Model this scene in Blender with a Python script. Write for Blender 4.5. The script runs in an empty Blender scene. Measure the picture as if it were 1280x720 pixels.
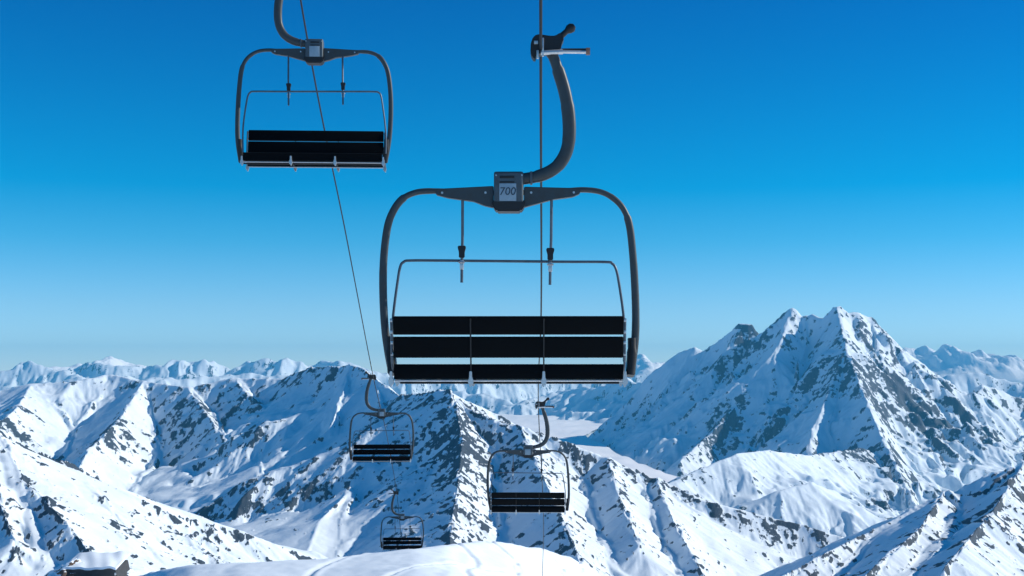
import bpy, bmesh, math, random
import numpy as np
from mathutils import Vector, Matrix
from concurrent.futures import ThreadPoolExecutor
PI = math.pi
sc = bpy.context.scene
col = sc.collection
F = 1600.0            # focal length of the photograph in its own pixels
HZ = 465.0            # row of the true horizon

def W(px, py, d):     # a bearing, a height angle and a distance in metres -> a place
    return ((px-640.0)/F*d, d, (HZ-py)/F*d)

# ------------------------------------------------------------------ materials
def nodes(name):
    m = bpy.data.materials.new(name); m.use_nodes = True
    nt = m.node_tree
    return m, nt, nt.nodes['Principled BSDF']
def N(nt, t, **k):
    n = nt.nodes.new(t)
    for a, b in k.items():
        if a in n.inputs: n.inputs[a].default_value = b
        else: setattr(n, a, b)
    return n
def metal_paint(name, c, rough, metallic=0.0, grime=(0.02, 0.02, 0.02), amt=0.35, scale=14.0, spec=.5):
    m, nt, b = nodes(name)
    tc = N(nt, 'ShaderNodeTexCoord')
    no = N(nt, 'ShaderNodeTexNoise'); no.inputs['Scale'].default_value = scale; no.inputs['Detail'].default_value = 6; no.inputs['Roughness'].default_value = .7
    nt.links.new(tc.outputs['Object'], no.inputs['Vector'])
    r = N(nt, 'ShaderNodeMapRange'); r.inputs[1].default_value = .45; r.inputs[2].default_value = .75; r.inputs[4].default_value = amt
    nt.links.new(no.outputs['Fac'], r.inputs[0])
    mx = N(nt, 'ShaderNodeMix', data_type='RGBA'); mx.inputs[6].default_value = (*c, 1); mx.inputs[7].default_value = (*grime, 1)
    nt.links.new(r.outputs[0], mx.inputs[0]); nt.links.new(mx.outputs[2], b.inputs['Base Color'])
    rr = N(nt, 'ShaderNodeMapRange'); rr.inputs[3].default_value = rough*.8; rr.inputs[4].default_value = min(1, rough*1.35)
    nt.links.new(no.outputs['Fac'], rr.inputs[0]); nt.links.new(rr.outputs[0], b.inputs['Roughness'])
    b.inputs['Metallic'].default_value = metallic; b.inputs['Specular IOR Level'].default_value = spec
    bp = N(nt, 'ShaderNodeBump'); bp.inputs['Strength'].default_value = .12; bp.inputs['Distance'].default_value = .002
    nt.links.new(no.outputs['Fac'], bp.inputs['Height']); nt.links.new(bp.outputs[0], b.inputs['Normal'])
    return m
M = dict(
    frame=metal_paint('weathered_frame_metal', (.045, .057, .062), .45, .25, (.05, .036, .025), .5),
    box=metal_paint('clamp_housing_metal', (.075, .10, .115), .45, .3, (.05, .05, .05), .5),
    black=metal_paint('black_rubber', (.008, .009, .01), .5, 0, (.02, .02, .02), .4, 30),
    slat=metal_paint('black_seat_slat', (.002, .003, .004), .55, 0, (.004, .004, .005), .4, 6, .08),
    zinc=metal_paint('galvanised_steel', (.6, .6, .6), .35, .8, (.3, .27, .24), .4, 40),
    thin=metal_paint('thin_tube_steel', (.10, .13, .16), .4, .5, (.04, .04, .05), .5),
    cable=metal_paint('steel_rope', (.010, .016, .022), .8, 0, (.008, .012, .014), .5, 60),
    label=metal_paint('number_plate', (.26, .35, .41), .5, 0, (.14, .19, .22), .35, 30),
    ink=metal_paint('number_ink', (.03, .05, .07), .6, 0),
    rust=metal_paint('rusty_bolt', (.22, .13, .10), .6, .3),
    wall=metal_paint('dark_timber_wall', (.045, .05, .055), .8, 0, (.02, .02, .02), .6, 3),
    stone=metal_paint('hut_stone', (.06, .045, .035), .85, 0, (.02, .03, .04), .7, 1.5),
    roof_snow=metal_paint('roof_snow', (.86, .90, .94), .7, 0, (.78, .84, .9), .2, 1.0),
    pane=metal_paint('hut_pale_sill', (.5, .5, .5), .6, 0),
)

def snow_rock_material(name, scale, rockcol=(.024, .042, .064), rockcol2=(.062, .084, .110), bump=1.0, use_attr=True):
    """snow lies where the ground is gentle; rock shows where the 'rock' value (steepness, wind, spurs) is high"""
    m, nt, b = nodes(name)
    L = nt.links.new
    tc = N(nt, 'ShaderNodeTexCoord')
    def noise(s, det=6, ro=.6):
        n = N(nt, 'ShaderNodeTexNoise'); n.inputs['Scale'].default_value = s; n.inputs['Detail'].default_value = det; n.inputs['Roughness'].default_value = ro
        L(tc.outputs['Object'], n.inputs['Vector']); return n
    n1 = noise(1/scale, 8, .68); n2 = noise(4.3/scale, 5, .6); n3 = noise(.25/scale, 4, .5)
    at = N(nt, 'ShaderNodeAttribute'); at.attribute_name = 'rock'
    ma = N(nt, 'ShaderNodeMath', operation='MULTIPLY_ADD'); L(n1.outputs['Fac'], ma.inputs[0]); ma.inputs[1].default_value = 1.1; ma.inputs[2].default_value = -.55
    ad = N(nt, 'ShaderNodeMath', operation='ADD'); L(ma.outputs[0], ad.inputs[0]); L(at.outputs['Fac'], ad.inputs[1])
    mr = N(nt, 'ShaderNodeMapRange', interpolation_type='SMOOTHSTEP'); mr.inputs[1].default_value = .46; mr.inputs[2].default_value = .56
    L(ad.outputs[0], mr.inputs[0])
    rc = N(nt, 'ShaderNodeMix', data_type='RGBA'); rc.inputs[6].default_value = (*rockcol, 1); rc.inputs[7].default_value = (*rockcol2, 1)
    L(n2.outputs['Fac'], rc.inputs[0])
    sn = N(nt, 'ShaderNodeMix', data_type='RGBA'); sn.inputs[6].default_value = (.80, .88, .93, 1); sn.inputs[7].default_value = (.69, .78, .85, 1)
    L(n3.outputs['Fac'], sn.inputs[0])
    mx = N(nt, 'ShaderNodeMix', data_type='RGBA'); L(mr.outputs[0], mx.inputs[0]); L(sn.outputs[2], mx.inputs[6]); L(rc.outputs[2], mx.inputs[7])
    L(mx.outputs[2], b.inputs['Base Color'])
    b.inputs['Roughness'].default_value = .75
    b.inputs['Specular IOR Level'].default_value = .25
    bp = N(nt, 'ShaderNodeBump'); bp.inputs['Strength'].default_value = .5*bump; bp.inputs['Distance'].default_value = scale*.35
    hh = N(nt, 'ShaderNodeMath', operation='MULTIPLY_ADD'); L(n1.outputs['Fac'], hh.inputs[0])
    k = N(nt, 'ShaderNodeMath', operation='MULTIPLY_ADD'); L(mr.outputs[0], k.inputs[0]); k.inputs[1].default_value = 1.1; k.inputs[2].default_value = .12
    L(k.outputs[0], hh.inputs[1]); hh.inputs[2].default_value = 0
    L(hh.outputs[0], bp.inputs['Height']); L(bp.outputs[0], b.inputs['Normal'])
    return m

# ------------------------------------------------------------------ noise
U = np.uint32
def ihash(ix, iy, s):
    h = ix.astype(np.int32).view(U)*U(374761393) + iy.astype(np.int32).view(U)*U(668265263) + U((s*974634777) & 0xffffffff)
    h = (h ^ (h >> U(13)))*U(1274126177)
    h ^= h >> U(16)
    return h
def vnoise(x, y, s=0):
    ix = np.floor(x); iy = np.floor(y); fx = (x-ix).astype(np.float32); fy = (y-iy).astype(np.float32)
    ix = ix.astype(np.int32); iy = iy.astype(np.int32)
    u = fx*fx*fx*(fx*(fx*6-15)+10); v = fy*fy*fy*(fy*(fy*6-15)+10)
    def g(a, b):
        an = (ihash(ix+a, iy+b, s) & U(0xffff)).astype(np.float32)*np.float32(2*PI/65536)
        return np.cos(an)*(fx-a)+np.sin(an)*(fy-b)
    return ((g(0,0)*(1-u)+g(1,0)*u)*(1-v)+(g(0,1)*(1-u)+g(1,1)*u)*v)*1.4
def fbm(x, y, o=4, s=0, gain=.5):
    t = 0; a = 1
    for i in range(o):
        t = t+a*vnoise(x, y, s+i*7); x = x*2.03+13.7; y = y*2.03-7.1; a *= gain
    return t
def erosion(x, y, dx, dy, s):
    """gullies running down the slope: cosine stripes across the fall line, blended between cells"""
    ix = np.floor(x); iy = np.floor(y); fx = (x-ix).astype(np.float32); fy = (y-iy).astype(np.float32)
    ix = ix.astype(np.int32); iy = iy.astype(np.int32)
    va = 0; gx = 0; gy = 0; wt = 0
    for i in (-2, -1, 0, 1):
        for j in (-2, -1, 0, 1):
            h = ihash(ix-i, iy-j, s)
            hx = (h & U(0xffff)).astype(np.float32)*np.float32(1/131072); hy = (h >> U(16)).astype(np.float32)*np.float32(1/131072)
            px = fx+i-hx; py = fy+j-hy
            w = np.exp(-(px*px+py*py)*2)
            mg = (px*dx+py*dy)*np.float32(2*PI)
            va = va+np.cos(mg)*w; sn = np.sin(mg)*w
            gx = gx-sn*dx; gy = gy-sn*dy; wt = wt+w
    return va/wt, gx/wt, gy/wt

# ------------------------------------------------------------------ the massif: crest lines and spurs
# every line: [(bearing, height angle, km)...], steepness near the crest, width of the steep part, slope of the skirt, rockiness
RIDGES = [
 # the great peak to the right and its spurs
 ([(690,575,10.4),(725,550,10.1),(760,526,9.9),(800,494,9.8),(832,458,9.65),(850,438,9.6),(868,431,9.5),(880,437,9.5),(902,419,9.4),(928,399,9.25),(940,403,9.22),(950,414,9.2),(968,399,9.1),(985,384,9),(993,380,9),(1001,392,8.98),(1015,389,8.95),(1028,395,8.85),(1040,384,8.82),(1047,379,8.8),(1056,388,8.8),(1072,388,8.82),(1090,395,8.88),(1098,409,8.92),(1112,421,9.0),(1130,436,9.1),(1160,456,9.3),(1190,484,9.4),(1212,494,9.4),(1228,477,9.2),(1255,484,9.3),(1300,494,9.3),(1400,470,9.4),(1550,450,9.5)], 1.09, 420, 0.52, 0.46),
 ([(725,549,10.1),(760,568,8.1),(800,588,6.8),(840,606,6.0),(870,625,5.0)], .3, 200, .30, .40),
 ([(1047,382,8.8),(1057,432,8.25),(1080,490,7.6),(1100,540,7.1),(1125,590,6.5),(1150,640,5.9)], 0.92, 260, 0.55, 0.50),
 ([(1057,432,8.25),(1040,480,7.9),(1018,530,7.5),(1010,560,7.2)], 0.50, 200, 0.60, 0.50),
 ([(990,383,9),(968,440,8.6),(925,500,8.3),(880,548,7.9),(850,575,7.4)], 0.45, 240, 0.60, 0.48),
 ([(930,402,9.25),(890,460,9.0),(840,520,8.7),(790,562,8.3)], 0.50, 240, 0.55, 0.46),
 ([(872,433,9.5),(820,500,9.2),(775,545,8.9)], 0.69, 200, 0.55, 0.40),
 ([(1090,395,8.88),(1099,440,8.45),(1112,478,8.15)], 0.85, 160, 0.60, 0.54),
 ([(1072,388,8.82),(1076,425,8.5),(1082,450,8.3)], 0.80, 100, 0.70, 0.66),
 ([(1228,477,9.2),(1215,520,8.6),(1190,562,8.0),(1180,600,7.4)], 0.92, 240, 0.52, 0.46),
 ([(1110,420,9.0),(1145,470,8.7),(1170,520,8.3),(1180,560,7.9)], 0.80, 220, 0.60, 0.46),
 ([(1300,494,9.3),(1290,530,8.8),(1260,570,8.0)], 0.80, 220, 0.55, 0.44),
 ([(820,612,5.2),(860,592,5.4),(920,566,5.6),(960,562,5.8),(1010,568,6.2),(1080,560,6.9)], 0.40, 300, 0.35, 0.52),
 ([(940,640,4.9),(975,612,5.0),(1015,600,5.1),(1040,612,5.2)], 0.45, 200, 0.37, 0.45),
 # the middle crest with the shaded peak, falling to the right
 ([(437,454,4.5),(452,458,4.35),(470,472,4.2),(500,493,3.9),(530,490,3.6),(563,486,3.3),(585,508,3.22),(610,520,3.16),(650,531,3.1),(700,546,3.06),(760,571,3.02),(820,598,2.98),(870,620,2.94),(940,638,2.92),(1010,656,2.9),(1065,671,2.88),(1120,690,2.86)], 0.75, 130, 0.43, 0.57),
 ([(563,486,3.3),(578,540,3.0),(575,590,2.75),(565,650,2.4),(560,710,2.1)], 0.50, 90, 0.43, 0.60),
 ([(650,531,3.1),(672,580,2.8),(700,640,2.45),(730,710,2.1)], 0.50, 80, 0.43, 0.56),
 ([(820,598,2.98),(842,650,2.6),(880,720,2.2)], 0.45, 90, 0.41, 0.55),
 ([(760,571,3.02),(770,610,2.75),(800,680,2.3)], 0.45, 70, 0.43, 0.55),
 ([(437,454,4.5),(428,490,4.2),(414,530,3.95)], 0.70, 160, 0.45, 0.42),
 ([(470,472,4.2),(478,520,3.8),(470,560,3.5)], 0.50, 120, 0.42, 0.50),
 ([(500,545,3.5),(450,600,3.1),(400,650,2.75),(380,700,2.5)], 0.15, 150, 0.26, 0.50),
 ([(330,545,4.3),(320,600,3.7),(330,650,3.1)], 0.15, 150, 0.26, 0.50),
 # the crest along the left
 ([(-500,450,5.4),(-300,470,5.2),(-100,466,5.2),(0,487,5.2),(40,479,5.2),(92,475,5.2),(137,465,5.3),(179,475,5.2),(233,482,5.0),(292,471,5.0),(354,471,4.9),(387,458,4.7),(437,454,4.5)], 0.70, 220, 0.37, 0.55),
 ([(233,482,5),(262,520,4.6),(290,562,4.2),(300,610,3.8)], 0.60, 140, 0.41, 0.58),
 ([(179,475,5.2),(150,522,4.6),(110,562,4.1),(95,590,3.8)], 0.60, 140, 0.39, 0.50),
 ([(292,471,5),(318,500,4.7),(350,530,4.4)], 0.60, 120, 0.43, 0.58),
 ([(40,479,5.2),(20,510,4.7),(-30,550,4.2)], 0.60, 140, 0.39, 0.55),
 # the near slope on the left
 ([(-500,440,1.6),(-300,480,1.75),(-120,515,1.85),(0,541,1.9),(40,560,1.95),(80,577,2.0),(130,606,2.05),(180,626,2.1),(250,648,2.15),(310,668,2.2),(350,700,2.2),(375,735,2.2)], 0.45, 60, 0.56, 0.56),
 ([(80,577,2.0),(140,640,1.8),(200,705,1.62)], 0.35, 45, 0.42, 0.60),
 ([(180,626,2.1),(240,675,1.9),(290,720,1.75)], 0.35, 45, 0.42, 0.60),
 ([(-40,530,1.85),(-10,600,1.65),(20,680,1.45)], 0.35, 45, 0.42, 0.54),
 ([(0,541,1.9),(30,600,1.7),(90,660,1.5),(140,730,1.35)], 0.35, 50, 0.52, 0.50),
 # the near slope on the right
 ([(1700,470,2.3),(1500,515,2.25),(1380,548,2.2),(1280,578,2.2),(1230,592,2.2),(1180,614,2.2),(1130,642,2.15),(1080,667,2.1),(1030,690,2.0),(960,728,1.9)], 0.5, 70, 0.46, 0.52),
 ([(1280,578,2.2),(1240,640,1.95),(1180,710,1.7)], 0.4, 60, 0.48, 0.52),
 ([(1180,614,2.2),(1150,660,1.95),(1080,720,1.75)], 0.35, 50, 0.46, 0.52),
 # beyond the valley of fog
 ([(420,500,16),(500,494,16.5),(560,485,17),(600,486,17),(635,500,16.5),(655,514,16)], .6, 300, .3, .5),
 ([(600,524,15.0),(650,499,15.4),(700,484,16),(760,478,15),(830,475,13),(920,470,13),(1100,472,14),(1300,470,14),(1500,466,14)], .6, 300, .35, .45),
 # the farthest range
 ([(-900,452,19.68),(-500,450,20.5),(-400,452,19.84),(-389,448.2,20.07),(-378,447.2,19.82),(-367,449.9,19.96),(-356,447.8,20.16),(-344,447.2,19.7),(-333,450.3,19.67),(-322,455,19.77),(-311,454.1,20.08),(-300,453.9,19.99),(-289,449.1,19.78),(-278,452.1,19.83),(-267,449.8,19.74),(-256,449,19.9),(-244,448.5,19.66),(-233,449.6,20.04),(-222,456.1,20.16),(-211,455.3,20.19),(-200,455.3,20.06),(-189,455.3,20.19),(-178,450,19.65),(-167,451.1,19.8),(-156,454.1,20.2),(-144,455.1,20.08),(-133,456.4,19.88),(-122,456.7,20.18),(-111,449.7,19.99),(-100,455,20.11),(-89,455.2,19.81),(-78,455.9,19.75),(-67,455.6,19.89),(-56,454.6,19.72),(-44,456.4,19.86),(-33,455.1,20.19),(-22,459.3,19.83),(-11,459.5,19.65),(0,459,19.66),(20,456,19.74),(31,451.5,20.09),(42,448,19.84),(60,457,19.8),(80,460,19.7),(96,454.4,20.2),(112,452,19.88),(123,449.6,19.76),(134,449,19.67),(155,453,19.67),(168,453.6,19.74),(180,455,20.02),(192,453,19.72),(205,449.8,19.66),(217,446,19.92),(228,446.8,19.78),(240,449,20.21),(254,447.9,19.71),(268,449,19.94),(280,453.2,20.08),(292,458,19.88),(306,454.9,20.2),(320,454,19.91),(332,446.7,19.78),(343,448,19.88),(354,444.9,19.66),(366,449,19.88),(378,451.7,19.78),(390,453,20.15),(401,447.7,20.11),(412,448,19.93),(426,448.5,19.66),(441,454.5,19.79),(455,458,19.78),(468,458.3,19.76),(481,461.4,19.77),(494,463.1,20.14),(507,464.5,19.72),(520,468,19.67),(531,470.3,20.17),(543,467.6,19.97),(554,469.4,20.2),(566,469.3,19.87),(577,472.1,20.16),(589,471.4,20.02),(700,470,21.32),(820,464,21.32),(1000,468,21.32),(1150,475,21.32),(1210,471,21.32),(1235,476,21.32),(1260,473,21.32),(1290,477,21.32),(1330,470,21.32),(1500,465,21.32),(1900,468,21.32)], .9, 500, .33, .50),
 ([(-500,475,15),(-200,472,15),(0,478,15),(90,472,15),(200,467,15.5),(300,467,16),(420,473,16)], .6, 500, .25, .5),
]
FLOOR = -760.0
def base_height(X, Y):
    """highest of all crests falling away on both sides; also rockiness and distance from the crest that won"""
    best = np.full(X.shape, FLOOR, np.float32)+fbm(X/1500, Y/1500, 3, 5).astype(np.float32)*60
    rock = np.full(X.shape, .30, np.float32); dist = np.full(X.shape, 3000., np.float32)
    X = X.astype(np.float32); Y = Y.astype(np.float32)
    warp = np.clip((fbm(X/800, Y/800, 3, 11)*.55+fbm(X/260, Y/260, 3, 12)*.25)*.8, -.45, .7).astype(np.float32)
    for k, (pts, a, b, c, rk) in enumerate(RIDGES):
        P = [W(p[0], p[1], p[2]*1000) for p in pts]
        # on the crest itself the warp fades out, so the skyline stays where it is surveyed
        h = np.full(X.shape, -1e9, np.float32); d0 = np.full(X.shape, 1e6, np.float32)
        for A, B in zip(P[:-1], P[1:]):
            ex, ey, ez = B[0]-A[0], B[1]-A[1], B[2]-A[2]
            l2 = ex*ex+ey*ey
            t = np.clip(((X-A[0])*ex+(Y-A[1])*ey)/l2, 0, 1)
            ds = np.sqrt((X-A[0]-t*ex)**2+(Y-A[1]-t*ey)**2)
            d0 = np.minimum(d0, ds)
            d = ds+np.minimum(ds, 60+b*.5)*warp
            h = np.maximum(h, A[2]+t*ez-(a*b*(1-np.exp(-d/b))*.8+c*d))
        kk = 7.0
        m = h > best
        rock = np.where(m, rk, rock); dist = np.where(m, d0, dist)
        # smooth maximum keeps valleys round
        diff = np.clip(.5+.5*(h-best)/(2*kk), 0, 1)
        best = best*(1-diff)+h*diff+2*kk*diff*(1-diff)
    return best.astype(np.float32), rock, dist

def upsample(A, fr, fc, nr, nc):
    r = np.linspace(0, A.shape[0]-1, nr); c = np.linspace(0, A.shape[1]-1, nc)
    r0 = np.minimum(r.astype(int), A.shape[0]-2); c0 = np.minimum(c.astype(int), A.shape[1]-2)
    tr = (r-r0)[:, None].astype(np.float32); tc = (c-c0)[None].astype(np.float32)
    top = A[r0][:, c0]*(1-tc)+A[r0][:, c0+1]*tc
    bot = A[r0+1][:, c0]*(1-tc)+A[r0+1][:, c0+1]*tc
    return top*(1-tr)+bot*tr

def par(fn, n, parts=16):
    ed = np.linspace(0, n, parts+1).astype(int)
    with ThreadPoolExecutor(4) as ex: return list(ex.map(lambda i: fn(ed[i], ed[i+1]), range(parts)))

def grid_mesh(name, X, Y, Z, attrs, mat, closed=False):
    nr, nc = X.shape
    co = np.stack([X, Y, Z], -1).reshape(-1, 3).astype(np.float32)
    idx = np.arange(nr*nc, dtype=np.int32).reshape(nr, nc)
    if closed: idx = np.concatenate([idx, idx[:, :1]], 1)
    q = np.stack([idx[:-1, :-1], idx[:-1, 1:], idx[1:, 1:], idx[1:, :-1]], -1).reshape(-1, 4)
    me = bpy.data.meshes.new(name)
    me.vertices.add(len(co)); me.vertices.foreach_set('co', co.ravel())
    me.loops.add(q.size); me.loops.foreach_set('vertex_index', q.ravel())
    me.polygons.add(len(q)); me.polygons.foreach_set('loop_start', np.arange(0, q.size, 4, dtype=np.int32))
    me.update(calc_edges=True)
    me.shade_smooth()
    for k, v in attrs.items():
        a = me.attributes.new(k, 'FLOAT', 'POINT'); a.data.foreach_set('value', v.astype(np.float32).ravel())
    me.materials.append(mat)
    o = bpy.data.objects.new(name, me); col.objects.link(o)
    return o

def fan(r_breaks, dense, spread):
    """polar grid round the view point: fine ahead, coarse behind"""
    rs = []
    for (r0, r1, n) in r_breaks: rs.append(np.geomspace(r0, r1, n, endpoint=False))
    rs.append(np.array([r_breaks[-1][1]])); R = np.concatenate(rs)
    hd = math.radians(25)
    th = np.concatenate([np.linspace(-hd, hd, dense), hd+(2*PI-2*hd)*(np.linspace(0, 1, spread+2)[1:-1])])
    TH, RR = np.meshgrid(th, R)
    return RR*np.sin(TH), RR*np.cos(TH), RR, TH

def build_terrain(name, r_breaks, dense, spread, mat, amps, coarse=3):
    X, Y, RR, TH = fan(r_breaks, dense, spread)
    nr, nc = X.shape
    cr, cc = nr//coarse, nc//coarse
    rsel = np.linspace(0, nr-1, cr); csel = np.linspace(0, nc-1, cc)
    Xc = upsample(X.astype(np.float32), 0, 0, cr, cc) ; Yc = upsample(Y.astype(np.float32), 0, 0, cr, cc)
    res = par(lambda a, b: base_height(Xc[a:b], Yc[a:b]), cr)
    H = np.concatenate([r[0] for r in res]); RK = np.concatenate([r[1] for r in res]); DS = np.concatenate([r[2] for r in res])
    H = upsample(H, 0, 0, nr, nc); RK = upsample(RK, 0, 0, nr, nc); DS = upsample(DS, 0, 0, nr, nc)
    # behind the view point the land keeps falling into plain rolling slopes
    def grads(Z):
        dr = np.gradient(Z, axis=0)/np.gradient(RR, axis=0)
        dt = np.gradient(Z, axis=1)/(np.gradient(TH, axis=1)*RR)
        s, c = np.sin(TH), np.cos(TH)
        return (dr*s+dt*c).astype(np.float32), (dr*c-dt*s).astype(np.float32)
    for _ in range(3):
        H[:, 1:-1] = .25*H[:, :-2]+.5*H[:, 1:-1]+.25*H[:, 2:]
        H[1:-1] = .25*H[:-2]+.5*H[1:-1]+.25*H[2:]
    gx, gy = grads(H)
    X = X.astype(np.float32); Y = Y.astype(np.float32)
    D = np.hypot(X, Y)
    dd = D.astype(np.float32)
    def ero(a, b):
        x = X[a:b]; y = Y[a:b]; h = H[a:b].copy(); sx = gx[a:b]; sy = gy[a:b]; ds = DS[a:b]; rk = RK[a:b]
        lam = amps['lam']; amp = amps['amp']; tot = np.zeros_like(h); f = 1.0
        slope = np.hypot(sx, sy)
        vx, vy = sx*1.0, sy*1.0
        first = np.clip((ds-25)/(lam*.45), 0, 1)
        steep = np.clip((slope/.55)**1.6, .07, 1.2)
        ax = np.zeros_like(h); ay = np.zeros_like(h); tf = np.zeros_like(h)
        for i in range(amps['oct']):
            wl = lam/f
            # stripes run across the fall line; unit direction times steepness
            qx, qy = vx+ax*.7, vy+ay*.7
            nrm = np.hypot(qx, qy)+1e-3
            k = np.clip(nrm*2.2, 0, 1.15)/nrm
            e, ex, ey = erosion(x/wl, y/wl, (-qy*k).astype(np.float32), (qx*k).astype(np.float32), 31+i)
            fa = first if i < 2 else np.clip(.35+.65*first, 0, 1)
            fa = fa*np.clip((dd[a:b]/wl-2.8)/4.5, 0, 1)     # a small mountain has small gullies
            tot = tot+(1-2*(np.clip(1-e, 0, 2)/2)**.75)*amp*fa*steep
            tf = tf+e*np.exp(-((np.log2(dd[a:b]/wl)-5.4)/1.3)**2)
            ax = ax+ex*amp/wl*5*fa; ay = ay+ey*amp/wl*5*fa
            f *= 2.0; amp *= amps['gain']
        rough = fbm(x/(lam*.12), y/(lam*.12), 5, 77, .55)*amps['amp']*.09*np.clip(dd[a:b]/7000, .3, 1)*np.clip(.2+slope*1.1, 0, 1)*(.4+rk)
        return h+tot+rough, tf
    res = par(ero, nr, 24)
    Z = np.concatenate([r[0] for r in res]).astype(np.float32); T = np.concatenate([r[1] for r in res])
    gx2, gy2 = grads(Z); sl = np.clip(np.hypot(gx2, gy2), 0, 1.5)
    Z += np.clip((D-10500)/4000, 0, 1)*(np.abs(fbm(X/900, Y/900, 4, 55))*130-40)
    big = fbm(X/700, Y/700, 4, 91)
    far = np.clip((D-2200)/5000, 0, 1)
    # exposed rock is drawn out down the slope: stretch the pattern along the fall line of the big form
    P_ = X+.25*Y; Q_ = Z*.85+.28*Y
    mid = fbm(P_/85+5, Q_/85, 5, 92, .62)*far+fbm(P_/40+5, Q_/40, 5, 95, .62)*(1-far)
    dots = fbm(P_/30+5, Q_/30, 4, 93, .6)*far+fbm(P_/11+5, Q_/11, 4, 94, .6)*(1-far)
    rock = (RK-.5)*1.6 + (sl-.62)*.40 + big*.32 + mid*(.20+.08*(1-far)) + dots*(.20+.16*(1-far)) + .075 + T*.17 + .16*np.exp(-DS/(50+130*far))
    rock = np.where(Z < FLOOR+60, rock-.5, rock)
    crag = np.clip((rock-.36)/.2, 0, 1)
    Z = (Z + crag*(fbm(X/42, Y/42, 4, 97, .6)*.8+.35)*np.clip(D/9000, .28, 1)*9).astype(np.float32)
    return grid_mesh(name, X, Y, Z, {'rock': rock}, mat, closed=True)

# ------------------------------------------------------------------ ground near the lift
NEAR = [(-3000,85,900),(-400,85,760),(0,86,742),(60,86,736),(100,84,734),(150,72,725),(200,61,714),(240,57,710),(300,56,706),(400,57,701),(470,59,692),(520,61,684),(560,65,679),(600,73,677),(640,82,678),(680,95,685),(710,100,699),(745,104,718),(800,104,752),(900,90,800),(1400,70,900),(4300,60,1400)]
NX = np.array([n[0] for n in NEAR], float); ND = np.array([n[1] for n in NEAR], float); NY = np.array([n[2] for n in NEAR], float)
def near_z(x, y):
    x = np.asarray(x, float); y = np.asarray(y, float)
    r = np.hypot(x, y)
    px = np.where(y > 1, 640+F*x/np.maximum(y, 1), np.where(x > 0, 4300, -3000)); px = np.clip(px, -3000, 4300)
    back = np.clip((r-y)/r, 0, 1)
    dc = np.interp(px, NX, ND); py = np.interp(px, NX, NY)
    rc = dc
    zc = -(py-HZ)/F*dc; zc = np.maximum(zc, -24)
    d = np.where(y > 1, np.where(np.abs(x) < y*1.2, y, r), r)
    u = np.clip(1-d/dc, 0, 1)
    z = zc+(-5.2-zc)*u**1.3
    s = np.maximum(d-dc, 0)
    z = z-s*s/(s+5)*(.50+.10*np.clip(s/150, 0, 1))
    return z
def build_near():
    R = np.concatenate([np.linspace(1.0, 30, 30, endpoint=False), np.linspace(30, 130, 420, endpoint=False), np.geomspace(130, 1000, 60)])
    hd = math.radians(27)
    th = np.concatenate([np.linspace(-hd, hd, 620), hd+(2*PI-2*hd)*(np.linspace(0, 1, 102)[1:-1])])
    TH, RR = np.meshgrid(th, R); X = RR*np.sin(TH); Y = RR*np.cos(TH)
    Z = near_z(X, Y)
    # smooth the survey table's corners
    for _ in range(14):
        Z[:, 1:-1] = .25*Z[:, :-2]+.5*Z[:, 1:-1]+.25*Z[:, 2:]
        Z[1:-1] = .25*Z[:-2]+.5*Z[1:-1]+.25*Z[2:]
    Z += fbm(X/14, Y/14, 3, 3)*.16*np.clip(RR/20, 0, 1)+fbm(X/3.1+Y*.1, Y/1.3, 4, 4, .6)*.05
    Z += np.clip((RR-110)/60, 0, 1)*fbm(X/60, Y/60, 5, 6)*7
    tr = np.abs(((X-.03*Y)/1.0+fbm(X/9, Y/9, 2, 8)*1.2) % 9-4.5)
    Z -= .03*np.exp(-(tr/.35)**2)
    for a_, b_, c_, l_ in ((-4.0, 1.6, .3, 9.0), (-1.5, 1.2, 1.9, 7.5), (1.2, 1.9, 4.0, 10.5), (3.4, 1.0, 2.2, 8.2), (-7.5, 1.5, 5.1, 8.8)):
        xc = a_+.01*Y+b_*np.sin(Y/l_*2+c_)
        Z -= .085*np.exp(-((X-xc)/.16)**2); Z += .04*np.exp(-((X-xc-.35)/.16)**2)
    px = 640+F*X/np.maximum(Y, 1)
    edge = np.exp(-((px-728)/30)**2)*np.exp(-((Y-103)/3.2)**2)
    rock = -.5+edge*.95+fbm(X/6, Y/6, 4, 66)*.25
    rock = np.where(RR > 125, .18+fbm(X/30, Y/30, 4, 67)*.4, rock)
    Z += edge*(.2+.3*fbm(X/1.5, Y/1.5, 3, 68))
    m = snow_rock_material('near_snow', 5.0, (.07, .055, .045), (.14, .11, .09), .35)
    o = grid_mesh('snow_slope', X, Y, Z, {'rock': rock}, m, closed=True)
    o['kind'] = 'structure'
    return o

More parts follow.
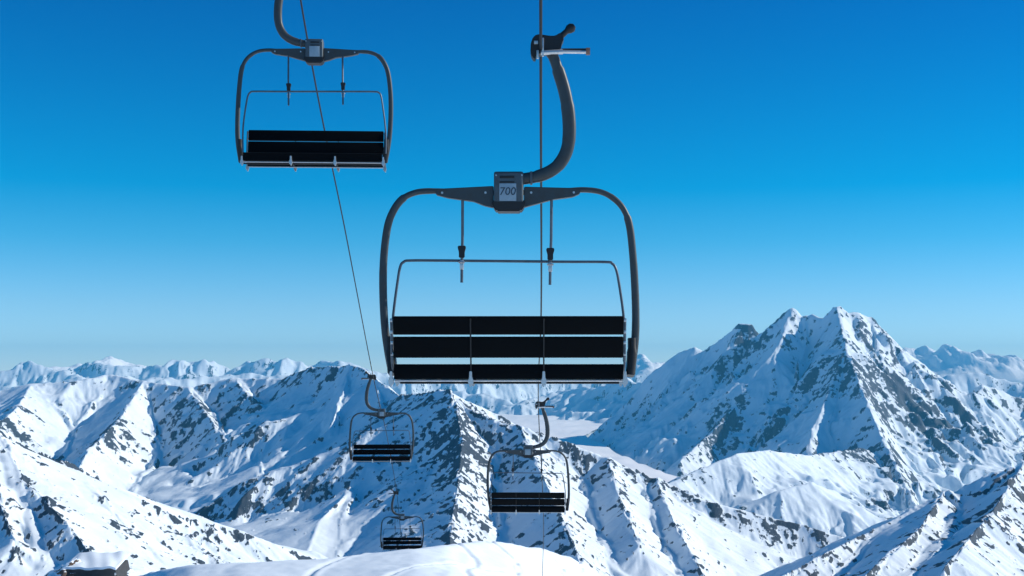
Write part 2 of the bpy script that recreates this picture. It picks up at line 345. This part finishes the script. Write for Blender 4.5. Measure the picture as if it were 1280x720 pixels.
# ------------------------------------------------------------------ mesh helpers
def link(name, bm, mat, parent=None, smooth=True):
    me = bpy.data.meshes.new(name)
    bmesh.ops.recalc_face_normals(bm, faces=bm.faces)
    bm.to_mesh(me); bm.free()
    if smooth:
        me.shade_smooth()
        try: me.set_sharp_from_angle(angle=math.radians(40))
        except Exception: pass
    me.materials.append(mat)
    o = bpy.data.objects.new(name, me); col.objects.link(o)
    if parent: o.parent = parent
    return o
def smooth_path(pts, n=6):
    P = [Vector(p) for p in pts]; out = []
    for i in range(len(P)-1):
        p0 = P[max(i-1, 0)]; p1 = P[i]; p2 = P[i+1]; p3 = P[min(i+2, len(P)-1)]
        for k in range(n):
            t = k/n
            out.append(.5*((2*p1)+(p2-p0)*t+(2*p0-5*p1+4*p2-p3)*t*t+(3*p1-p0-3*p2+p3)*t**3))
    out.append(P[-1]); return out
def sweep(bm, path, ra, rb, k=12, square=2.0, ref=Vector((0, 1, 0))):
    """tube of a (super)elliptic section: ra across the path in the frame's plane, rb in depth; ra may be a list"""
    P = [Vector(p) for p in path]; rings = []
    n = len(P)
    for i, p in enumerate(P):
        t = (P[min(i+1, n-1)]-P[max(i-1, 0)]).normalized()
        b = ref-t*ref.dot(t)
        b = b.normalized() if b.length > 1e-4 else Vector((1, 0, 0))
        s = t.cross(b)
        a_ = ra[i*(len(ra)-1)//max(n-1, 1)] if isinstance(ra, (list, tuple)) else ra
        rg = []
        for j in range(k):
            an = 2*PI*(j+.5)/k; c, d = math.cos(an), math.sin(an)
            e = 2/square
            rg.append(bm.verts.new(p+s*a_*math.copysign(abs(c)**e, c)+b*rb*math.copysign(abs(d)**e, d)))
        rings.append(rg)
    for A, B in zip(rings[:-1], rings[1:]):
        for j in range(k): bm.faces.new((A[j], A[(j+1) % k], B[(j+1) % k], B[j]))
    bm.faces.new(rings[0][::-1]); bm.faces.new(rings[-1])
def box(bm, c, s, bev=0.0, rot=None, seg=2):
    t = bmesh.new(); bmesh.ops.create_cube(t, size=1)
    for v in t.verts: v.co = Vector((v.co.x*s[0], v.co.y*s[1], v.co.z*s[2]))
    if bev: bmesh.ops.bevel(t, geom=t.edges[:], offset=bev, segments=seg, affect='EDGES', profile=.6)
    mt = Matrix.Translation(c) @ (rot if rot else Matrix())
    bmesh.ops.transform(t, matrix=mt, verts=t.verts)
    me = bpy.data.meshes.new('tmp'); t.to_mesh(me); t.free(); bm.from_mesh(me); bpy.data.meshes.remove(me)
def prism(bm, poly, y0, y1, bev=0.0):
    t = bmesh.new()
    f = t.faces.new([t.verts.new((x, y0, z)) for x, z in poly])
    r = bmesh.ops.extrude_face_region(t, geom=[f])
    bmesh.ops.translate(t, verts=[v for v in r['geom'] if isinstance(v, bmesh.types.BMVert)], vec=(0, y1-y0, 0))
    bmesh.ops.recalc_face_normals(t, faces=t.faces)
    if bev: bmesh.ops.bevel(t, geom=t.edges[:], offset=bev, segments=2, affect='EDGES', clamp_overlap=True)
    me = bpy.data.meshes.new('tmp'); t.to_mesh(me); t.free(); bm.from_mesh(me); bpy.data.meshes.remove(me)

# ------------------------------------------------------------------ the chair
S = 11.4/F
def q(px, py, y=0.0): return Vector(((px-676)*S, y, (65-py)*S))     # grip on the rope = origin
def one(name, mat, parent, fn):
    bm = bmesh.new(); fn(bm); return link(name, bm, mat, parent)
def make_chair():
    root = bpy.data.objects.new('chairlift_chair', None); col.objects.link(root); root.empty_display_size = .3
    root['category'] = 'ski lift chair'; root['group'] = 'empty chairs hanging on the ski lift'
    # hanger arm
    bm = bmesh.new()
    sweep(bm, smooth_path([q(688,66), q(692,72), q(699,92), q(706,116), q(710.5,142), q(711.5,168), q(708.5,188), q(700,204), q(688,214), q(672,220.5), q(655,223.5), q(645,224.5)]), [.046, .056, .060, .058, .055, .05, .044], .045, 14, 3.2)
    hg = link('hanger_arm', bm, M['frame'], root)
    bm = bmesh.new(); box(bm, q(664,222.7), (.022, .112, .108), .006)
    link('collar', bm, M['box'], hg)
    # grip
    bm = bmesh.new()
    prism(bm, [((x-676)*S, (65-z)*S) for x, z in [(663.5,56),(666,49),(671,45),(678,45.5),(687,47),(694,47),(700,43),(705,50),(702,56),(701,63),(697,66),(680,68),(670.5,70),(669,76),(665,73),(663,66)]], -.07, .07, .008)
    g = link('rope_grip', bm, M['black'], root)
    bm = bmesh.new(); sweep(bm, [q(697,49), q(703,44), q(708,39.5), q(711,37), q(715,34.5), q(717.5,32.5)], [.030, .026, .024, .040, .042, .022], .032, 12, 2.2)
    link('lever', bm, M['black'], g)
    bm = bmesh.new(); sweep(bm, [q(676,68.5,-.075), q(703,67.5,-.075), q(704,67.5,-.075), q(734,68,-.075)], [.022, .022, .015, .015], .018, 14, 2)
    link('axle', bm, M['zinc'], g)
    bm = bmesh.new(); sweep(bm, [q(702,64,-.03), q(733,64,-.03)], .016, .016, 12, 2); link('spring_rod', bm, M['black'], g)
    bm = bmesh.new(); sweep(bm, [q(732,67,-.07), q(737,67,-.07)], .034, .030, 6, 2); link('nut', bm, M['rust'], g)
    for c_, s_ in ((q(678.5,62,-.082), (.018, .02, .165)), (q(672,71,-.082), (.02, .02, .075)), (q(670,56,-.08), (.035, .018, .03))):
        one('jaw_plate', M['zinc'], g, lambda bm: box(bm, c_, s_, .004))
    # clamp housing
    bm = bmesh.new(); box(bm, q(636,237), (.262, .19, .30), .022, seg=3)
    bx_ = link('clamp_housing', bm, M['box'], root)
    bm = bmesh.new(); prism(bm, [((x-676)*S, (65-z)*S) for x, z in [(615,252),(657,252),(656,259),(651,265.5),(621,265.5),(616,259)]], -.10, .10, .012)
    link('housing_base', bm, M['black'], bx_)
    for sy in (-1, 1):
        for z, h in ((223.2, .022), (229.4, .014)): one('vent_slot', M['black'], bx_, lambda bm: box(bm, q(634,z,sy*.0955), (.13, .006, h), .002))
        bm = bmesh.new(); box(bm, q(635,242,sy*.0965), (.15, .006, .155), .002); pl = link('number_plate', bm, M['label'], bx_)
        for x in (620.5, 652.5):
            one('bolt', M['zinc'], bx_, lambda bm: sweep(bm, [q(x,221,sy*.094), q(x,221,sy*.104)], .008, .008, 6, 2, Vector((0, 0, 1))))
    # outer frame
    bm = bmesh.new()
    L = [(490.5,467,-.02),(485,440,0),(480.5,405,0),(478.5,360,0),(479.5,320,0),(484,284,0),(491,264,0),(502,249,0),(517,241,0),(536,238.5,0),(575,239.5,0),(636,241,0)]
    R_ = [(700,239,0),(730,237.5,0),(752,240.5,0),(769,250,0),(780.5,264,0),(787,284,0),(791,320,0),(793.5,360,0),(794.5,400,0),(793,432,0),(788,467,-.02)]
    sweep(bm, smooth_path([q(*p) for p in L+R_], 6), [.036, .035, .034, .033, .026, .024, .024, .024, .026, .033, .034, .035, .036], .03, 14, 2.8)
    fr = link('frame', bm, M['frame'], root)
    for poly in ([(545,236.5),(617,233),(617,260),(606,257.5),(592,252),(560,247.5),(545,243.5)], [(655,234),(724,236),(725,242.5),(716,246.5),(690,250),(672,255),(655,259.5)]):
        bm = bmesh.new(); prism(bm, [((x-676)*S, (65-z)*S) for x, z in poly], -.042, .042, .006)
        link('gusset', bm, M['frame'], fr)
    for x in (553, 607, 664, 717): one('rivet', M['zinc'], fr, lambda bm: sweep(bm, [q(x,241.5,-.05), q(x,241.5,.05)], .011, .011, 6, 2, Vector((0, 0, 1))))
    # thin rail
    qs = lambda px, py, y=0.0: q(px, py, -y)
    rp = [(488.5,452,.10),(488,420,.10),(490,390,.10),(495,352,.10),(498.5,332,.10),(503,326,.10),(512,324.2,.10),(560,324.4,.10),(700,326,.10),(757,326.4,.10),(766,328.5,.10),(771,336,.10),(775,356,.10),(780,392,.10),(781.5,420,.10),(781,452,.10)]
    one('rail', M['thin'], root, lambda bm: sweep(bm, smooth_path([q(*p) for p in rp], 5), .0125, .0125, 10, 2))
    # hanging rods with clamps
    for x, dz in ((576.5, 0), (688, 3)):
        rd = one('hanging_rod', M['thin'], root, lambda bm: sweep(bm, [q(x+1.5,247,.02), q(x+1,300,.065), q(x,326+dz,.10), q(x-.3,352+dz,.115)], .0135, .0135, 10, 2))
        one('clamp', M['black'], rd, lambda bm: prism(bm, [((X_-676)*S, (65-Z_)*S) for X_, Z_ in [(x-5,306+dz),(x+5,306+dz),(x+5,310+dz),(x+3.6,313+dz),(x+3.6,321+dz),(x-3.6,321+dz),(x-3.6,313+dz),(x-5,310+dz)]], .055, .115, .006))
        one('clasp', M['zinc'], rd, lambda bm: box(bm, q(x,330+dz,.085), (.036, .05, .085), .010))
        one('pin', M['zinc'], rd, lambda bm: sweep(bm, [q(x-4.0,327+dz,.058), q(x+4.0,327+dz,.058)], .010, .010, 6, 2))
    # backrest slats: each tilts back a little
    x0, x1 = 495, 777
    cx = (x0+x1)/2; w = (x1-x0)*S
    for (za, zb, ya, yb) in ((396.8, 419.2, .27, .235), (421.6, 447.4, .225, .19)):
        h = (zb-za)*S; rot = Matrix.Rotation(math.atan2(ya-yb, h), 4, 'X')
        one('backrest_slat', M['slat'], root, lambda bm: box(bm, qs(cx,(za+zb)/2,(ya+yb)/2), (w, .05, h), .012, rot, 3))
    # seat slats: two flat ones and a front one that curls down
    for (y, z, tilt, dp) in ((.02, 468, 6, .16),):
        one('seat_slat', M['slat'], root, lambda bm: box(bm, qs(cx,z,y), (w, dp, .034), .010, Matrix.Rotation(math.radians(tilt), 4, 'X'), 3))
    prof = [(-.165, 457.5), (-.235, 455), (-.285, 457), (-.305, 464), (-.31, 473.3), (-.285, 473.3), (-.275, 466), (-.235, 462.5), (-.165, 464)]
    def front(bm):
        f = bm.faces.new([bm.verts.new(qs(x0, z, y)) for y, z in prof]); r = bmesh.ops.extrude_face_region(bm, geom=[f])
        bmesh.ops.translate(bm, verts=[v for v in r['geom'] if isinstance(v, bmesh.types.BMVert)], vec=(w, 0, 0))
    one('seat_slat', M['slat'], root, front)
    prof = [(.07, 466), (.13, 460), (.155, 456), (.185, 455.3), (.195, 460), (.185, 474), (.16, 473.4), (.155, 466), (.07, 470)]
    one('seat_slat', M['slat'], root, front)
    # lower tubes along the front edge
    one('edge_tube', M['zinc'], root, lambda bm: sweep(bm, [qs(496,475.8,-.29), qs(776,475.8,-.29)], .010, .010, 10, 2))
    one('lower_tube', M['black'], root, lambda bm: sweep(bm, [qs(496,478.8,-.27), qs(776,478.8,-.27)], .011, .011, 10, 2))
    one('edge_tube', M['zinc'], root, lambda bm: sweep(bm, [qs(496,475.6,.17), qs(776,475.6,.17)], .008, .008, 10, 2))
    # ribs under the slats with a bright bracket at either end
    def bracket_at(bm, x, y, f):
        prism(bm, [((X_-676)*S, (65-Z_)*S) for X_, Z_ in [(x-1.5,464),(x+1.5,464),(x+1.9,472),(x+3.3,474.5),(x+3.2,479.5),(x+1.2,481),(x+.4,483.5),(x-1.8,483.5),(x-1.9,480.5),(x-3.1,479.5),(x-3.2,475),(x-1.9,472)]], y-.02, y+.02, .004)
    for x in (590, 679.5):
        rb = one('seat_rib', M['black'], root, lambda bm: sweep(bm, smooth_path([qs(x,400,.295), qs(x,420,.26), qs(x,446,.215), qs(x,462,.19), qs(x,473,.15), qs(x,476,.02), qs(x,474,-.12), qs(x,475,-.25)], 4), .007, .010, 10, 3))
        one('bracket', M['zinc'], rb, lambda bm: bracket_at(bm, x, -.235, 1))
        one('bracket', M['zinc'], rb, lambda bm: bracket_at(bm, x, .335, 1))
    for x, sx in ((492.3, -1), (779, 1)):
        e = one('end_bracket', M['thin'], root, lambda bm: sweep(bm, smooth_path([qs(x,400,.25), qs(x,422,.21), qs(x,446,.18), qs(x,461,.10), qs(x,468,-.10), qs(x,474,-.25)], 4), .010, .020, 8, 4))
        for z, y in ((402, .24), (416, .21), (429, .19), (443, .17)):
            one('bolt', M['zinc'], e, lambda bm: box(bm, qs(x-sx*.4,z,y+.025), (.022, .02, .028), .004))
        one('bracket', M['zinc'], e, lambda bm: bracket_at(bm, x, -.235, 1))
        one('bracket', M['zinc'], e, lambda bm: bracket_at(bm, x, .30, 1))
    # black side covers where the frame meets the seat
    for pts in ([(487.5,421,0),(488,440,-.01),(490,455,-.03),(491,468,-.05)], [(789.5,423,0),(789.5,440,-.01),(788.5,456,-.03),(787,470,-.05)]):
        one('side_cover', M['black'], root, lambda bm: sweep(bm, smooth_path([q(*p) for p in pts], 4), [.036, .044, .042, .034], .06, 12, 3.5))
    return root
def kids(o): return [c for c in bpy.data.objects if c.parent is o]
def copy_tree(o, parent=None):
    c = o.copy(); col.objects.link(c); c.parent = parent
    for k in kids(o): copy_tree(k, c)
    return c
chair = make_chair()
LN = Vector((.0225, 1)); 
places = [  # grip place (bearing, height, distance), heading, label
 (W(676, 65, 11.4), -1.0, 'largest and nearest empty chair, numbered plate on its clamp box, in the centre'),
 (W(673, 508, 35.5), -1.5, 'middle distance chair below the nearest one, in front of the dark rocky ridge'),
 (W(369, -41, 18.9), 180+3.0, 'large empty chair high against the blue sky at upper left, grip out of view'),
 (W(467, 473, 45.5), 180+3.5, 'small chair on the left rope, in front of the shaded snow peaks'),
 (W(496, 617, 68.0), 180+4.0, 'smallest lowest chair, its bottom edge hidden by the snow knoll'),
]
chairs = []
for i, (p, rz, lab) in enumerate(places):
    o = chair if i == 0 else copy_tree(chair)
    o.location = p; o.rotation_euler = (0, 0, math.radians(rz)); o['label'] = lab
    chairs.append(o)
# number on the nearest chair's plate
cu = bpy.data.curves.new('number', 'FONT'); cu.body = '700'; cu.size = .098; cu.extrude = .0012; cu.align_x = 'CENTER'; cu.shear = .12
to = bpy.data.objects.new('tmp_text', cu); col.objects.link(to)
bpy.context.view_layer.update()
me = bpy.data.meshes.new_from_object(to.evaluated_get(bpy.context.evaluated_depsgraph_get()))
bpy.data.objects.remove(to); me.materials.clear(); me.materials.append(M['ink'])
num = bpy.data.objects.new('number', me); col.objects.link(num)
plates = [c for h in kids(chair) if h.name.startswith('clamp_housing') for c in kids(h) if c.name.startswith('number_plate')]
num.parent = kids(chair)[[k.name.startswith('clamp_housing') for k in kids(chair)].index(True)]
num.location = q(634.5, 245.5, -.1015); num.rotation_euler = (PI/2, 0, 0)

# ------------------------------------------------------------------ haul ropes
def rope(pts, label):
    bm = bmesh.new()
    P = smooth_path(pts, 10)
    sweep(bm, P, .0145, .0145, 8, 2, Vector((1, 0, 0)))
    o = link('haul_rope', bm, M['cable'])
    o['category'] = 'cable'; o['label'] = label; o['group'] = 'haul ropes of the ski lift'
g = [Vector(places[k][0]) for k in range(5)]
rope([(-.25, -12, 6.9), (0.0, 0, 4.85), tuple(g[0]), (.5, 22, .95), tuple(g[1]), (1.18, 48, -5.4), (1.42, 60, -9.7), (1.62, 72, -14.5)], 'steel rope running straight down through the nearest chair, vertical in view')
rope([(-.6, -12, 13.2), (-1.5, 0, 10.3), tuple(g[2]), (-4.0, 31, 3.22), tuple(g[3]), (-5.6, 57, -2.7), tuple(g[4]), (-6.9, 80, -10.5), (-8, 100, -18), (-10.5, 140, -42)], 'steel rope slanting down on the left, carrying the three left chairs')

# ------------------------------------------------------------------ hut and boulders beside it
def hut():
    d = 80.0
    root = bpy.data.objects.new('mountain_hut', None); col.objects.link(root)
    cx, _, zt = W(113, 710, d); root.location = (cx, d, zt-2.6); root.rotation_euler = (0, 0, math.radians(4))
    root['category'] = 'hut'; root['label'] = 'low dark hut with a thick snow cap at the lower left corner'
    w = 3.5
    bm = bmesh.new(); box(bm, (0, 1.5, 1.0), (w-.35, 3.0, 2.6), .02); link('wall', bm, M['wall'], root)
    bm = bmesh.new(); prism(bm, [(-w/2, 1.95), (w/2-.05, 1.95), (w/2-.18, 2.62), (-w/2+.30, 2.60)], -.25, 3.3, .03); rf = link('roof', bm, M['wall'], root)
    bm = bmesh.new()
    n = 26; rows = []
    for j in range(9):
        y = -.42+3.9*j/8; r = []
        for i in range(n+1):
            t = i/n; x = -w/2+.12+(w-.22)*t
            h = .17*(1-(2*t-1)**6)*min(1, (j+.6)/1.5)*min(1, (8-j+.6)/1.5)+.045*math.sin(t*9+j*.8)+.03*math.sin(t*23+j)
            r.append(bm.verts.new((x, y, 2.50+.10*(y+.42)+max(h, .02))))
        rows.append(r)
    for a, b in zip(rows[:-1], rows[1:]):
        for i in range(n): bm.faces.new((a[i], a[i+1], b[i+1], b[i]))
    low = bmesh.ops.extrude_face_region(bm, geom=bm.faces[:])
    for v in low['geom']:
        if isinstance(v, bmesh.types.BMVert): v.co.z += .14
    link('snow_cover', bm, bpy.data.materials.get('roof_snow_sheet') or snow_rock_material('roof_snow_sheet', 2.0, bump=.3), rf)
    bm = bmesh.new(); box(bm, (.35, -.03, 1.60), (2.3, .07, .55), .01); wn = link('window', bm, M['pane'], root)
    bm = bmesh.new(); box(bm, (w/2-.16, -.28, 2.25), (.11, .05, .16), .02); link('lamp', bm, M['zinc'], root)
    return root
hut()
def boulder(name, c, s, seed, rot, mat, label, sub=5):
    bm = bmesh.new(); bmesh.ops.create_icosphere(bm, subdivisions=sub, radius=1)
    co = np.array([v.co[:] for v in bm.verts])
    p = co*1.3+seed*3.1
    dd = 1+.28*vnoise(p[:, 0]+p[:, 2]*.7, p[:, 1]-p[:, 2]*.6, seed)+.16*vnoise(p[:, 0]*2.3-p[:, 2], p[:, 1]*2.3+p[:, 2]*1.9, seed+3)+.10*np.abs(vnoise(p[:, 0]*5, p[:, 2]*5+p[:, 1]*3, seed+5))
    for v, k in zip(bm.verts, dd): v.co = Vector((v.co.x*k*s[0], v.co.y*k*s[1], v.co.z*k*s[2]))
    bmesh.ops.rotate(bm, cent=(0, 0, 0), matrix=Matrix.Rotation(rot, 3, 'Y'), verts=bm.verts)
    bm.verts.ensure_lookup_table(); bm.normal_update()
    vals = np.array([.95-v.normal.z*1.05 for v in bm.verts])+.0
    o = link(name, bm, mat); o.location = c
    a = o.data.attributes.new('rock', 'FLOAT', 'POINT'); a.data.foreach_set('value', vals.astype(np.float32))
    o['category'] = 'rock'; o['label'] = label
    return o
mrock = snow_rock_material('rock_and_snow', .8, (.05, .05, .055), (.16, .11, .08), .8)
c = W(70, 722, 80); boulder('rock_outcrop', (c[0]+.1, c[1]+.3, c[2]-.3), (.80, 1.0, 1.7), 4, math.radians(48), mrock, 'snow streaked rock leaning against the left end of the hut')
c = W(738, 722, 102); boulder('rock_outcrop', (c[0]-.4, c[1]+1.2, c[2]+.0), (2.1, 1.6, .62), 9, math.radians(31), mrock, 'bare brown rock at the right edge of the snow knoll')

# ------------------------------------------------------------------ mountains
build_near()
mm = snow_rock_material('mountain_snow_rock', 32.0)
mt = build_terrain('mountains', [(300,1300,110),(1300,3000,620),(3000,5600,430),(5600,9700,520),(9700,14000,150),(14000,22000,210),(22000,24500,14)], 1240, 60, mm,
                   dict(lam=900.0, amp=85.0, oct=8, gain=.47))
mt['kind'] = 'structure'

# fog lying in the valley
def fog():
    nx, ny = 160, 120
    x = np.linspace(-1800, 2300, nx); y = np.linspace(4300, 19500, ny); X, Y = np.meshgrid(x, y)
    dam = [W(*p)[:2] for p in ((870,625,5000),(840,606,6000),(800,588,6800),(760,568,8100),(725,549,10100),(800,500,19500))]
    xr = np.interp(Y, [p[1] for p in dam], [p[0] for p in dam])+40
    X = -2400+(X+1800)/4100*(xr+2400)
    Z = -500+fbm(X/700, Y/700, 5, 41, .6)*12
    m, nt, b = nodes('valley_fog'); b.inputs['Base Color'].default_value = (.95, .95, .95, 1); b.inputs['Roughness'].default_value = 1; b.inputs['Specular IOR Level'].default_value = 0
    o = grid_mesh('valley_fog', X, Y, Z, {}, m); o['kind'] = 'stuff'
    o['label'] = 'flat pale fog filling the valley behind the middle ridge'; o['category'] = 'fog'
fog()

# clouds on the horizon
def domes(x, y, s):
    """rounded heads packed side by side with creases between them"""
    ix = np.floor(x); iy = np.floor(y); best = np.full(x.shape, 9.0)
    for i in (-1, 0, 1):
        for j in (-1, 0, 1):
            h = ihash(ix+i, iy+j, s)
            px = ix+i+(h & U(0xffff)).astype(float)/65536; py = iy+j+(h >> U(16)).astype(float)/65536
            best = np.minimum(best, (x-px)**2+(y-py)**2)
    return np.sqrt(np.clip(1-best*.9, 0, 1))
def cloud(name, px0, px1, ytop, ybase, d, seed, label):
    """a bank of fair weather cloud: billows heaped up towards its middle, sloping away on every side"""
    m = bpy.data.materials.get('cloud_white')
    if not m:
        m, nt, b = nodes('cloud_white'); b.inputs['Base Color'].default_value = (.95, .95, .95, 1); b.inputs['Roughness'].default_value = 1; b.inputs['Specular IOR Level'].default_value = 0
    x0, x1 = (px0-640)/F*d, (px1-640)/F*d; z0, z1 = (HZ-ybase)/F*d, (HZ-ytop)/F*d
    nx = int((x1-x0)/14); ny = 320
    X, Y = np.meshgrid(np.linspace(x0, x1, nx), np.linspace(d-1300, d+5500, ny))
    u = (X-x0)/(x1-x0); v = (Y-(d-1300))/6800
    env = np.clip(np.sin(PI*u), 0, 1)**.5*np.clip(np.sin(PI*np.clip(v*1.15, 0, 1)), 0, 1)**.7
    big = .68+.42*fbm(X/900+seed, Y/1600, 3, seed)
    bil = 0; a = 1.0; f = 1.0
    for k in range(5):
        bil = bil+a*domes(X/260*f+seed, Y/560*f, seed+20+k); a *= .6; f *= 1.9
    Z = z0-60+(z1-z0)*env*np.clip(big, .2, 1.2)*(.66+.17*bil)
    o = grid_mesh(name, X, Y, Z, {}, m); o['kind'] = 'stuff'
    o['category'] = 'cloud'; o['label'] = label
    return o
cloud('cloud', 1000, 1420, 424, 474, 27000, 5, 'long white cloud bank on the horizon behind the great peak')
cloud('cloud', 785, 850, 434, 474, 27000, 8, 'small pale cloud on the horizon left of the great peak')
cloud('cloud', 50, 150, 438, 470, 27000, 11, 'low cloud puffs over the far left range')

# ------------------------------------------------------------------ the air
def haze():
    bm = bmesh.new(); box(bm, (0, 0, (515-1300)/2), (50000, 50000, 515+1300))
    m = bpy.data.materials.new('blue_air'); m.use_nodes = True; nt = m.node_tree
    nt.nodes.remove(nt.nodes['Principled BSDF'])
    v = N(nt, 'ShaderNodeVolumePrincipled'); v.inputs['Color'].default_value = (.12, .62, 1.0, 1); v.inputs['Density'].default_value = 3.3e-5
    v.inputs['Anisotropy'].default_value = 0.0
    nt.links.new(v.outputs[0], nt.nodes['Material Output'].inputs['Volume'])
    o = link('haze', bm, m, smooth=False); o['kind'] = 'stuff'
HAZE = True
if HAZE: haze()

# ------------------------------------------------------------------ light, sky, camera
SUN_EL, SUN_AZ = 29.0, 84.0      # azimuth from the view direction towards the right
w = bpy.data.worlds.new('World'); sc.world = w; w.use_nodes = True
nt = w.node_tree; bg = nt.nodes['Background']
sky = N(nt, 'ShaderNodeTexSky', sky_type='NISHITA'); sky.sun_disc = False
sky.sun_elevation = math.radians(SUN_EL); sky.sun_rotation = math.radians(SUN_AZ)
sky.altitude = 3000; sky.air_density = 1.0; sky.dust_density = 0.0; sky.ozone_density = 3.0
tc = N(nt, 'ShaderNodeTexCoord'); sep = N(nt, 'ShaderNodeSeparateXYZ'); nt.links.new(tc.outputs['Generated'], sep.inputs[0])
rp = N(nt, 'ShaderNodeValToRGB'); nt.links.new(sep.outputs['Z'], rp.inputs[0])
els = rp.color_ramp.elements                       # deeper and cleaner blue the higher one looks
els[0].position = 0.0; els[0].color = (.72, .84, 1.0, 1)
els[1].position = .28; els[1].color = (0, .44, .78, 1)
for p, c in ((.05, (.48, .74, .88, 1)), (.10, (.15, .67, .83, 1)), (.14, (0, .62, .82, 1))):
    e = els.new(p); e.color = c
e = els.new(.6); e.color = (0, .60, .86, 1)
mul = N(nt, 'ShaderNodeMix', data_type='RGBA', blend_type='MULTIPLY'); mul.inputs[0].default_value = 1
nt.links.new(rp.outputs[0], mul.inputs[7])
nt.links.new(sky.outputs[0], mul.inputs[6]); nt.links.new(mul.outputs[2], bg.inputs[0]); bg.inputs[1].default_value = .13
sl = bpy.data.lights.new('sun', 'SUN'); sl.energy = 4.2; sl.angle = math.radians(.53); sl.color = (1, .93, .83)
so = bpy.data.objects.new('sun', sl); col.objects.link(so)
az, el = math.radians(SUN_AZ), math.radians(SUN_EL)
so.rotation_euler = Vector((math.sin(az)*math.cos(el), math.cos(az)*math.cos(el), math.sin(el))).to_track_quat('Z', 'Y').to_euler()
cd = bpy.data.cameras.new('camera'); cam = bpy.data.objects.new('camera', cd); col.objects.link(cam)
cd.sensor_width = 36; cd.lens = 36*F/1280; cd.shift_y = (HZ-360)/1280; cd.clip_start = .1; cd.clip_end = 200000
cam.rotation_euler = (PI/2, 0, 0); sc.camera = cam
sc.view_settings.view_transform = 'Standard'; sc.view_settings.look = 'None'; sc.view_settings.gamma = 1; sc.view_settings.exposure = .35
sc.cycles.use_denoising = True
sc.cycles.max_bounces = 6; sc.cycles.transmission_bounces = 6; sc.cycles.volume_bounces = 0; sc.cycles.diffuse_bounces = 3
